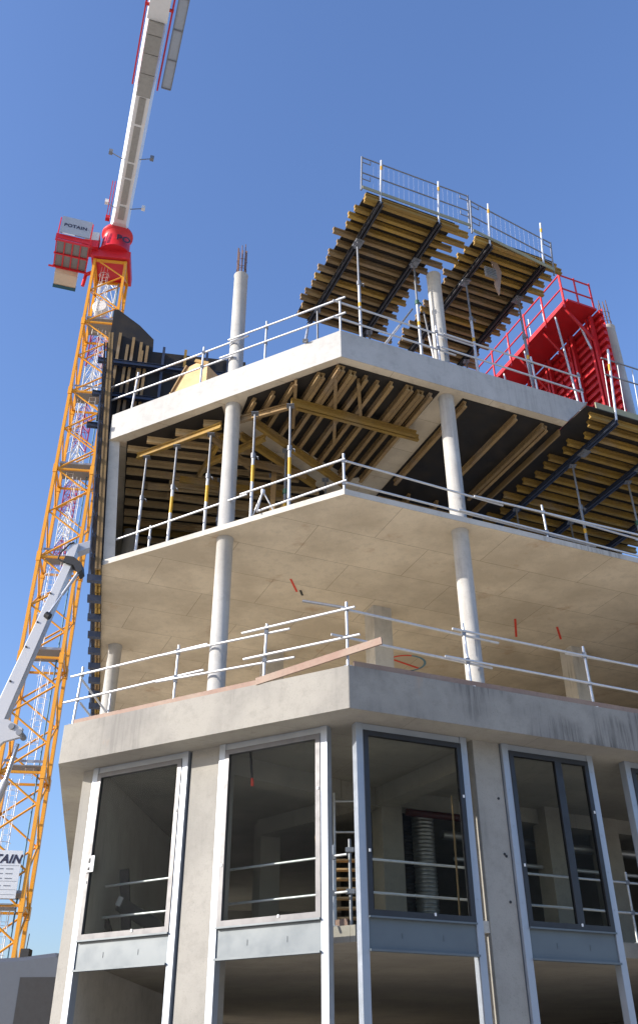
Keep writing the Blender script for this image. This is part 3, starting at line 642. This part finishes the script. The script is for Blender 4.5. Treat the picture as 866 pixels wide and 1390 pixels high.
MB().tube((.47,15.95,FL),(.47,15.95,5.25),.028).build('tube','galv_dark',gp)
for z_ in (4.45,5.08): MB().box(.40,.54,15.90,16.0,z_-.035,z_+.035).build('coupler','galv_dark',gp)
o = MB().beam((.13,16.05,FL+.05),(.42,15.98,FL+.08),.10,.10).build('timber_offcut','plank'); o['label']='short pink timber offcut lying on the slab edge in the corner gap'; o['category']='timber'
o = MB().tube(LP(.98,.95,FL), LP(1.32,1.3,5.35), .018, 8).build('leaning_rod','timber'); o['label']='thin wooden stake leaning behind the second window'; o['category']='stake'
o = MB().tube(RP(2.28,.9,FL), RP(2.22,.75,5.95), .016, 8).build('leaning_rod','timber'); o['label']='thin pale rod leaning against the right side of the third window'; o['category']='rod'
ts = thing('trestle', 'black trestle standing inside the first window', 'trestle', (-3.5,18.8,FL))
MB().beam((-3.52,18.7,FL), (-3.72,18.7,5.35),.17,.1).build('leg','black',ts); MB().beam((-3.75,18.9,FL), (-4.0,18.9,4.5),.17,.1).build('leg','black',ts); MB().beam((-3.75,18.65,4.75), (-3.0,18.8,4.35),.12,.24).build('bar','black',ts); MB().tube((-3.76,18.6,4.7),(-3.70,18.6,4.85),.05).build('knob','board',ts)
hl = thing('hanging_cable', 'dark cable with red end hanging in the top left of the second window', 'cable', tuple(LP(2.45,.9,6.4)))
MB().tube(LP(2.42,.9,6.9), LP(2.36,.9,6.35),.02).build('cable','black',hl); MB().tube(LP(2.36,.9,6.35), LP(2.35,.9,6.22),.028).build('cable_end','redmark',hl)

# ------------------------------------------------------------------ tower crane
CX, CY = -14.30, 45.1; CR = R(8); HW = 1.035
crn = thing('tower_crane', 'orange lattice tower crane with white jib, red slewing unit and hanging cab', 'crane', (CX,CY,0), CR)
def MP(x, y, z): c, s = math.cos(CR), math.sin(CR); return V((CX+x*c-y*s, CY+x*s+y*c, z))
mast = MB()
m = mast
for x in (-HW,HW):
    for y in (-HW,HW):
        MB().beam(MP(x,y,0), MP(x,y,49.6), .17,.17, up=(0,1,0)).build('mast_leg','orange',crn)
SEC = 5.8; z0 = 49.6 - 9*SEC
for side in range(4):
    def SPt(u, z):
        if side == 0: return MP(u,-HW,z)
        if side == 1: return MP(HW,u,z)
        if side == 2: return MP(-u,HW,z)
        return MP(-HW,-u,z)
    m = MB(); z = z0; i = 0
    while z < 49.4:
        if z+SEC > 0:
            q = SEC/4; zz = z
            for k in range(4):
                if zz > -.5:
                    a, b = (-HW,HW) if k%2==0 else (HW,-HW)
                    if side in (1,3): a, b = b, a
                    m.tube(SPt(a*.93,zz), SPt(b*.93,zz+q), .052, 6)
                zz += q
            if z > 0: m.beam(SPt(-HW,z), SPt(HW,z), .11,.11)
        z += SEC
    m.beam(SPt(-HW,49.5), SPt(HW,49.5), .14,.16)
    m.build('bracing','orange',crn)
# splice collars
m = MB()
for i in range(9):
    z = z0+i*SEC
    if z > 1:
        for x in (-HW,HW):
            for y in (-HW,HW): MB().beam(MP(x,y,z-.28), MP(x,y,z+.28), .23,.23, up=(0,1,0)).build('splice','orange',crn)
# ladders and landings
for i in range(9):
    z = z0+i*SEC
    if z < 0: z = .2
    side = 1 if i%2 else -1; lx = .28*side-.1
    m = MB(); m.tube(MP(lx-.19,.1,z), MP(lx-.19,.1,z+SEC),.022,6); m.tube(MP(lx+.19,.1,z), MP(lx+.19,.1,z+SEC),.022,6)
    k = z+.2
    while k < z+SEC: m.tube(MP(lx-.19,.1,k), MP(lx+.19,.1,k),.012,5); k += .3
    k = z+1.6
    while k < z+SEC:                                       # safety hoops
        P = [MP(lx+.34*math.cos(a), .1-.36+.36*math.sin(a) - .0, k) for a in [math.pi*.12-j*math.pi*1.24/7 for j in range(8)]]
        for a,b in zip(P,P[1:]): m.tube(a,b,.012,4)
        k += 1.15
    for a in (-2.2,-1.57,-.9): m.tube(MP(lx+.34*math.cos(a),.1-.36+.36*math.sin(a),z+1.6), MP(lx+.34*math.cos(a),.1-.36+.36*math.sin(a),z+SEC-.2),.010,4)
    m.build('ladder','cwhite',crn)
    if i: 
        q = MB(); q.box(-HW+.12,HW-.12,-.2 if i%2 else -.85,.85,z+.55,z+.60,MP); q.build('landing','mesh',crn)
        e = MB(); e.beam(MP(-HW+.1,-.87,z+.58), MP(HW-.1,-.87,z+.58),.04,.12); e.build('landing_edge','cplate',crn)
MB().tube(MP(.55,.5,1), MP(.55,.5,49),.04,6).build('cable_riser','bluemark',crn)
# slewing unit and head
JD = az(-18); JN = az(72)
def JP(a, w, z): return V((CX+JD.x*a+JN.x*w, CY+JD.y*a+JN.y*w, z))            # a>0 runs away from the viewer
MB().box(-1.3,1.3,-1.3,1.3,49.65,50.35,MP).build('slewing_ring','cred',crn)
hc = JP(-.75,0,50.35); head = MB().lathe(tuple(hc), [(1.12,0),(1.12,.12),(1.0,.14),(.92,1.95),(1.08,1.97),(1.08,2.12),(.2,2.13)], 28).build('slewing_head','cred',crn)
# letters on the red head
text('PO', .72, V((CX+.50,CY-1.72,51.0)), (.88,.47,0), (0,0,1), 'text', crn, bold=.02)
MB().box(-1.9,-.95,-1.5,-.7,50.9,51.75,MP).build('electrical_cabinet','cplate',crn)
MB().box(-2.0,-.9,-1.6,-.6,50.2,50.85,MP).build('bracket','cred',crn)
MB().tube(MP(-1.0,.3,49.9), MP(-1.75,.5,49.6), .14,12).build('cab_arm','cred',crn); MB().tube(MP(-1.75,.5,49.6), MP(-1.85,.6,48.6), .12,12).build('cab_arm','cred',crn)
# counter-jib, white box girder towards the viewer
ctr = MB()
def ring(a, wb, wt, z0, z1): return [JP(a,-wb,z0), JP(a,wb,z0), JP(a,wt,z1), JP(a,-wt,z1)]
sec = [ring(-1.3,.62,.62,52.48,53.3), ring(-2.2,.42,.62,52.15,53.5), ring(-9,.42,.62,52.1,53.5), ring(-16.5,.45,.62,52.1,53.6), ring(-24,.45,.62,52.1,53.6)]
for a,b in zip(sec, sec[1:]): ctr._add(a+b, [(0,1,5,4),(1,2,6,5),(2,3,7,6),(3,0,4,7)])
ctr._add(sec[0], [(0,1,2,3)]); ctr._add(sec[-1], [(3,2,1,0)])
ctr.build('counter_jib','cwhite',crn)
for a0,a1 in ((-2.6,-3.7),(-3.95,-6.0),(-6.2,-7.3),(-7.5,-10.2),(-10.4,-12.3)): MB().box(a1,a0,-.20,.20,52.055,52.098,JP).build('access_panel','jibpanel',crn)
for a0,a1 in ((-12.6,-14.1),(-14.15,-15.4),(-15.45,-16.6),(-16.65,-17.3)): MB().box(a1,a0,-.43,.43,51.75,52.09,JP).build('ballast_block','jibpanel',crn)
MB().box(-24,-17.35,-.56,.56,52.04,52.098,JP).build('underside_plate','cwhite',crn)
for w_ in (-.74,.74): 
    m = MB(); m.beam(JP(-13.0,w_,52.25), JP(-24,w_,52.25), .09,.22); m.beam(JP(-13.0,w_,53.2), JP(-24,w_,53.2), .07,.07)
    k = -13.1
    while k > -24: m.beam(JP(k,w_,52.25), JP(k,w_,53.2), .07,.07); k -= 1.6
    m.build('side_rail','cred',crn)
MB().beam(JP(-18.1,-.8,52.2), JP(-18.1,.8,52.2),.14,.14).build('cross_member','cred',crn)
MB().box(-24,-13.4,.95,1.5,52.0,52.08,JP).build('walkway','cplate',crn)
m = MB()
for w_ in (.95,1.5):
    m.beam(JP(-13.4,w_,52.04), JP(-24,w_,52.04), .05,.16)
    if w_ > 1: m.beam(JP(-13.4,w_,53.0), JP(-24,w_,53.0), .04,.04)
k = -13.4
while k > -24: m.beam(JP(k,.95,51.97), JP(k,1.5,51.97), .06,.06); m.beam(JP(k,1.5,52.0), JP(k,1.5,53.0), .04,.04); k -= 1.9
m.build('walkway_rail','cgrey',crn)
for a,w0,w1 in ((-7.3,-.5,-1.35),(-7.6,.5,1.25),(-3.2,-.5,-1.1),(-3.4,.5,1.35)):
    f = MB().tube(JP(a,w0,52.4), JP(a-.15,w1,52.6), .035,6).build('floodlight_arm','cgrey',crn)
    MB().box(a-.28,a-.02,w1-.12,w1+.12,52.5,52.78,JP).build('floodlight','cwhite' if a>-5 else 'cgrey',f)
m = MB(); 
for w_ in (-.95,-.78): m.beam(JP(-2.2,w_,52.2), JP(-4.6,w_+.02,53.4), .05,.05)
m.beam(JP(-2.2,-.86,52.2),JP(-2.5,-.86,52.2),.3,.3); m.build('davit','cred',crn)
# main jib running away behind the mast: triangular lattice, red and white
a = 1.0; i = 0
while a < 50:
    L = 6.15; m = MB(); b = min(a+L, 50)
    for w_,z in ((-.62,51.9),(.62,51.9),(0,53.3)): m.tube(JP(a,w_,z), JP(b,w_,z), .06,6)
    n = 4
    for k in range(n):
        x0, x1 = a+(b-a)*k/n, a+(b-a)*(k+1)/n; xm = (x0+x1)/2
        for w_ in (-.62,.62): m.tube(JP(x0,w_,51.9), JP(xm,0,53.3), .035,5); m.tube(JP(xm,0,53.3), JP(x1,w_,51.9), .035,5)
        m.tube(JP(x0,-.62,51.9), JP(x1,.62,51.9), .03,5); m.tube(JP(x0,-.62,51.9), JP(x0,.62,51.9), .03,5)
    m.build('jib_section','cwhite' if i%2==0 else 'purple',crn); a = b; i += 1
m = MB(); m.lathe((0,0,0), [(.45,-.3),(.5,-.28),(.5,.28),(.45,.3)], 20)
rot = Matrix.Rotation(R(90),4,'X'); cc = MP(-.35,.4,46.4); m.v = [rot @ p + cc for p in m.v]; m.build('hoist_drum','cwhite',crn)
# service platforms and operator's cab on the left
def CP(x, y, z): c, s = math.cos(R(18)), math.sin(R(18)); return V((-16.6+x*c-y*s, 42.9+x*s+y*c, z))
q = MB().box(-.95,1.12,-.05,2.35,50.05,50.12,CP).build('service_platform','mesh',crn)
m = MB()
for x in (-1.0,-.45,.08,.6,1.14): m.beam(CP(x,-.08,50.02), CP(x,2.4,50.02), .08,.12)
for y in (-.08,1.15,2.4): m.beam(CP(-1.1,y,50.0), CP(1.2,y,50.0), .09,.14)
for x in (-1.0,1.14):
    for y in (-.08,2.4): m.beam(CP(x,y,50), CP(x,y,52.2), .07,.07)
m.beam(CP(-1.35,2.4,49.95), CP(1.3,2.4,49.95), .1,.1); m.beam(CP(-1.1,-.1,50.35), CP(1.2,-.1,50.35),.06,.42)
m.build('platform_frame','cred',q)
MB().box(-.90,1.10,-.30,-.22,50.55,52.15,CP).build('nameplate','cplate',crn)
text('POTAIN', .40, CP(-.72,-.305,51.22), tuple(CP(1,0,0)-CP(0,0,0)), (0,0,1), 'text', crn, bold=.016)
MB().box(-.7,.1,-.34,-.31,50.42,50.5,CP).build('light_strip','cwhite',crn)
cab = MB().extr([CP(-.85,2.5,49.5),CP(-.85,3.9,49.5),CP(-.85,4.35,50.4),CP(-.85,4.2,51.8),CP(-.85,2.5,51.8)], tuple(CP(1.5,0,0)-CP(0,0,0))).build('cab','beige',crn)
m = MB(); m.extr([CP(-.88,3.95,49.52),CP(-.88,4.40,50.42),CP(-.88,4.37,50.44),CP(-.88,3.6,49.46),CP(-.88,3.9,49.44)], tuple(CP(1.56,0,0)-CP(0,0,0))); m.build('window','cabglass',cab)
# sign on the mast
sgn = MB().box(-1.35,.72,-HW-.16,-HW-.12,9.25,11.25,MP).build('nameplate','board',crn)
text('POTAIN', .50, MP(-1.22,-HW-.165,10.72), tuple(MP(1,0,0)-MP(0,0,0)), (0,0,1), 'text', crn, bold=.02, shear=.25)
m = MB()
for z_ in (10.45,10.25,10.05,9.75): 
    for x in (-1.2,-.75,-.3,.12): m.box(x,x+.30,-HW-.166,-HW-.161,z_,z_+.035,MP)
for z_ in (10.60,9.95,9.6,9.4): m.box(-1.3,.66,-HW-.165,-HW-.161,z_,z_+.012,MP)
m.build('table_lines','cgrey',sgn)
MB().box(-1.3,.6,-HW-.1,.4,9.0,9.06,MP).build('landing','mesh',crn)

# ------------------------------------------------------------------ pump boom machine (left)
pmp = thing('pump_truck', 'grey folding boom of a machine reaching up in front of the orange mast', 'boom', (-11.6,30,0))
def arm(a, b, w0, w1, name='boom_section', th=.36):
    a, b = V(a), V(b); d = (b-a).normalized(); n = V((d.z,0,-d.x))
    return MB().extr([a-n*w0/2-V((0,th/2,0)), b-n*w1/2-V((0,th/2,0)), b+n*w1/2-V((0,th/2,0)), a+n*w0/2-V((0,th/2,0))], (0,th,0)).build(name,'boom',pmp,bevel=.02)
arm((-10.75,30,12.0), (-9.16,30,18.25), .50, .31); arm((-9.15,29.9,18.3), (-9.02,29.9,18.95), .34,.30); 
arm((-9.1,30,18.72), (-8.2,30.2,19.2), .36,.30); arm((-8.2,30.2,19.2), (-7.0,31,19.75), .30,.2)
arm((-10.9,30,11.7), (-11.9,30,4.0), .8,.9)
m = MB(); m.extr([(-11.3,29.75,12.3),(-10.3,29.75,12.25),(-9.75,29.75,11.95),(-9.78,29.75,11.65),(-10.3,29.75,11.5),(-10.9,29.75,10.8),(-11.6,29.75,10.9)], (0,.14,0)); m.build('joint_plate','boom',pmp,bevel=.01)
for x,z in ((-10.12,12.0),(-9.84,11.8),(-10.85,11.35)): MB().tube((x,29.70,z),(x,30.3,z),.10,16).build('pin','galv_dark',pmp)
MB().tube((-9.9,30,11.5),(-10.12,30,10.1),.07).build('piston_rod','chrome',pmp); MB().tube((-10.08,30,10.3),(-10.75,30,7.6),.13).build('hydraulic_cylinder','boom',pmp)
MB().tube((-9.62,29.8,16.02),(-9.15,29.8,16.95),.035).build('piston_rod','chrome',pmp); MB().tube((-9.2,29.8,16.85),(-8.72,29.8,17.82),.06).build('hydraulic_cylinder','boom',pmp)
m = MB(); m.extr([(-9.35,29.7,18.15),(-8.95,29.7,18.0),(-8.75,29.7,17.65),(-8.62,29.7,17.8),(-8.68,29.7,18.1),(-9.0,29.7,18.35),(-9.3,29.7,18.4)], (0,.5,0)); m.build('linkage','black',pmp); MB().tube((-9.65,29.75,16.05),(-9.50,29.75,15.95),.12).build('linkage','black',pmp)
P = [V((-9.3,29.7,18.1)),V((-9.55,29.7,18.25)),V((-9.5,29.7,18.5)),V((-9.2,29.7,18.9)),V((-9.05,29.7,18.95))]
m = MB(); [m.tube(a,b,.03,6) for a,b in zip(P,P[1:])]; m.build('hose','black',pmp)
for k in (.25,.45,.6,.78): 
    c = V((-10.75,29.78,12.0)).lerp(V((-9.16,29.78,18.25)), k)+V((-.12,0,.03)); MB().tube(c, c+V((0,.05,0)), .035,8).build('bolt','black',pmp)
MB().box(-16,-9.8,28.8,31.2,.9,2.2).build('chassis','boom',pmp,bevel=.05); MB().box(-16.5,-14.2,28.8,31.2,1.0,3.2).build('cab','cwhite',pmp,bevel=.1)
MB().tube((-11.9,30,2.2),(-11.9,30,4.2),.6,20).build('turret','boom',pmp)
for x in (-15.3,-12.0,-10.8):
    for y in (28.75,31.0): MB().tube((x,y,.5),(x,y+.25,.5),.5,20).build('wheel','black',pmp)
# vehicle whose roof shows at bottom left
vh = thing('parked_lorry', 'dark grey lorry with rounded roof and thin aerial beside the leftmost pier', 'lorry', (-6.7,24.5,0))
MB().extr([(-8.6,24,1.1),(-5.55,24,1.1),(-5.55,24,3.2),(-5.85,24,4.35),(-6.1,24,4.62),(-7.0,24,4.52),(-8.6,24,4.45)], (0,2.3,0)).build('body','van',vh,bevel=.09)
MB().extr([(-5.9,23.985,3.0),(-5.6,23.985,3.0),(-5.82,23.985,4.1),(-6.9,23.985,4.1),(-6.9,23.985,3.0)], (0,.012,0)).build('side_window','black',vh)
MB().box(-7.05,-6.85,24.2,24.5,4.5,4.72).build('beacon','black',vh)
MB().tube((-6.95,24.3,4.6),(-6.93,24.3,5.05),.012,6).build('aerial','black',vh)
for x in (-8.0,-6.2):
    for y in (23.95,26.1): MB().tube((x,y,.55),(x,y+.25,.55),.55,20).build('wheel','black',vh)

# ------------------------------------------------------------------ light, sky, camera
SAZ, SEL = -110, 21
wd = bpy.data.worlds.new('World'); scene.world = wd; wd.use_nodes = True; nt = wd.node_tree
sky = nt.nodes.new('ShaderNodeTexSky'); sky.sky_type = 'NISHITA'; sky.sun_disc = False
sky.sun_elevation = R(SEL); sky.sun_rotation = R(SAZ % 360); sky.altitude = 200; sky.air_density = 1.5; sky.dust_density = 2.0; sky.ozone_density = 3.8
bg = nt.nodes['Background']; tint = mixc(nt, 1.0, sky.outputs[0], (.94,1.0,1.30), 'MULTIPLY'); nt.links.new(tint, bg.inputs[0]); bg.inputs[1].default_value = .13
sd = V((math.sin(R(SAZ))*math.cos(R(SEL)), math.cos(R(SAZ))*math.cos(R(SEL)), math.sin(R(SEL))))
ld = bpy.data.lights.new('Sun', 'SUN'); ld.energy = 4.3; ld.angle = R(.53); ld.color = (1.0,.93,.84)
lo = bpy.data.objects.new('Sun', ld); COL.objects.link(lo); lo.rotation_euler = (-sd).to_track_quat('-Z','Y').to_euler(); lo.location = sd*60

cam = bpy.data.cameras.new('Camera'); co = bpy.data.objects.new('Camera', cam); COL.objects.link(co); scene.camera = co
pitch, roll, f = R(34.135), R(-.294), 1258.6
fw = V((0,math.cos(pitch),math.sin(pitch))); up = V((0,-math.sin(pitch),math.cos(pitch))); rt_ = V((1,0,0))
r2 = rt_*math.cos(roll)+up*math.sin(roll); u2 = up*math.cos(roll)-rt_*math.sin(roll)
co.matrix_world = Matrix.Translation((0,0,1.6)) @ Matrix((r2,u2,-fw)).transposed().to_4x4()
cam.sensor_fit = 'VERTICAL'; cam.sensor_height = 36; cam.lens = 36*f/1390; cam.shift_y = -45/1390; cam.clip_end = 3000; cam.clip_start = .1
scene.render.resolution_x, scene.render.resolution_y = 637, 1024
scene.view_settings.view_transform = 'Standard'; scene.view_settings.look = 'None'; scene.view_settings.exposure = 0.72; scene.view_settings.gamma = 1
scene.render.engine = 'CYCLES'; scene.cycles.max_bounces = 8; scene.cycles.diffuse_bounces = 5; scene.cycles.transparent_max_bounces = 12
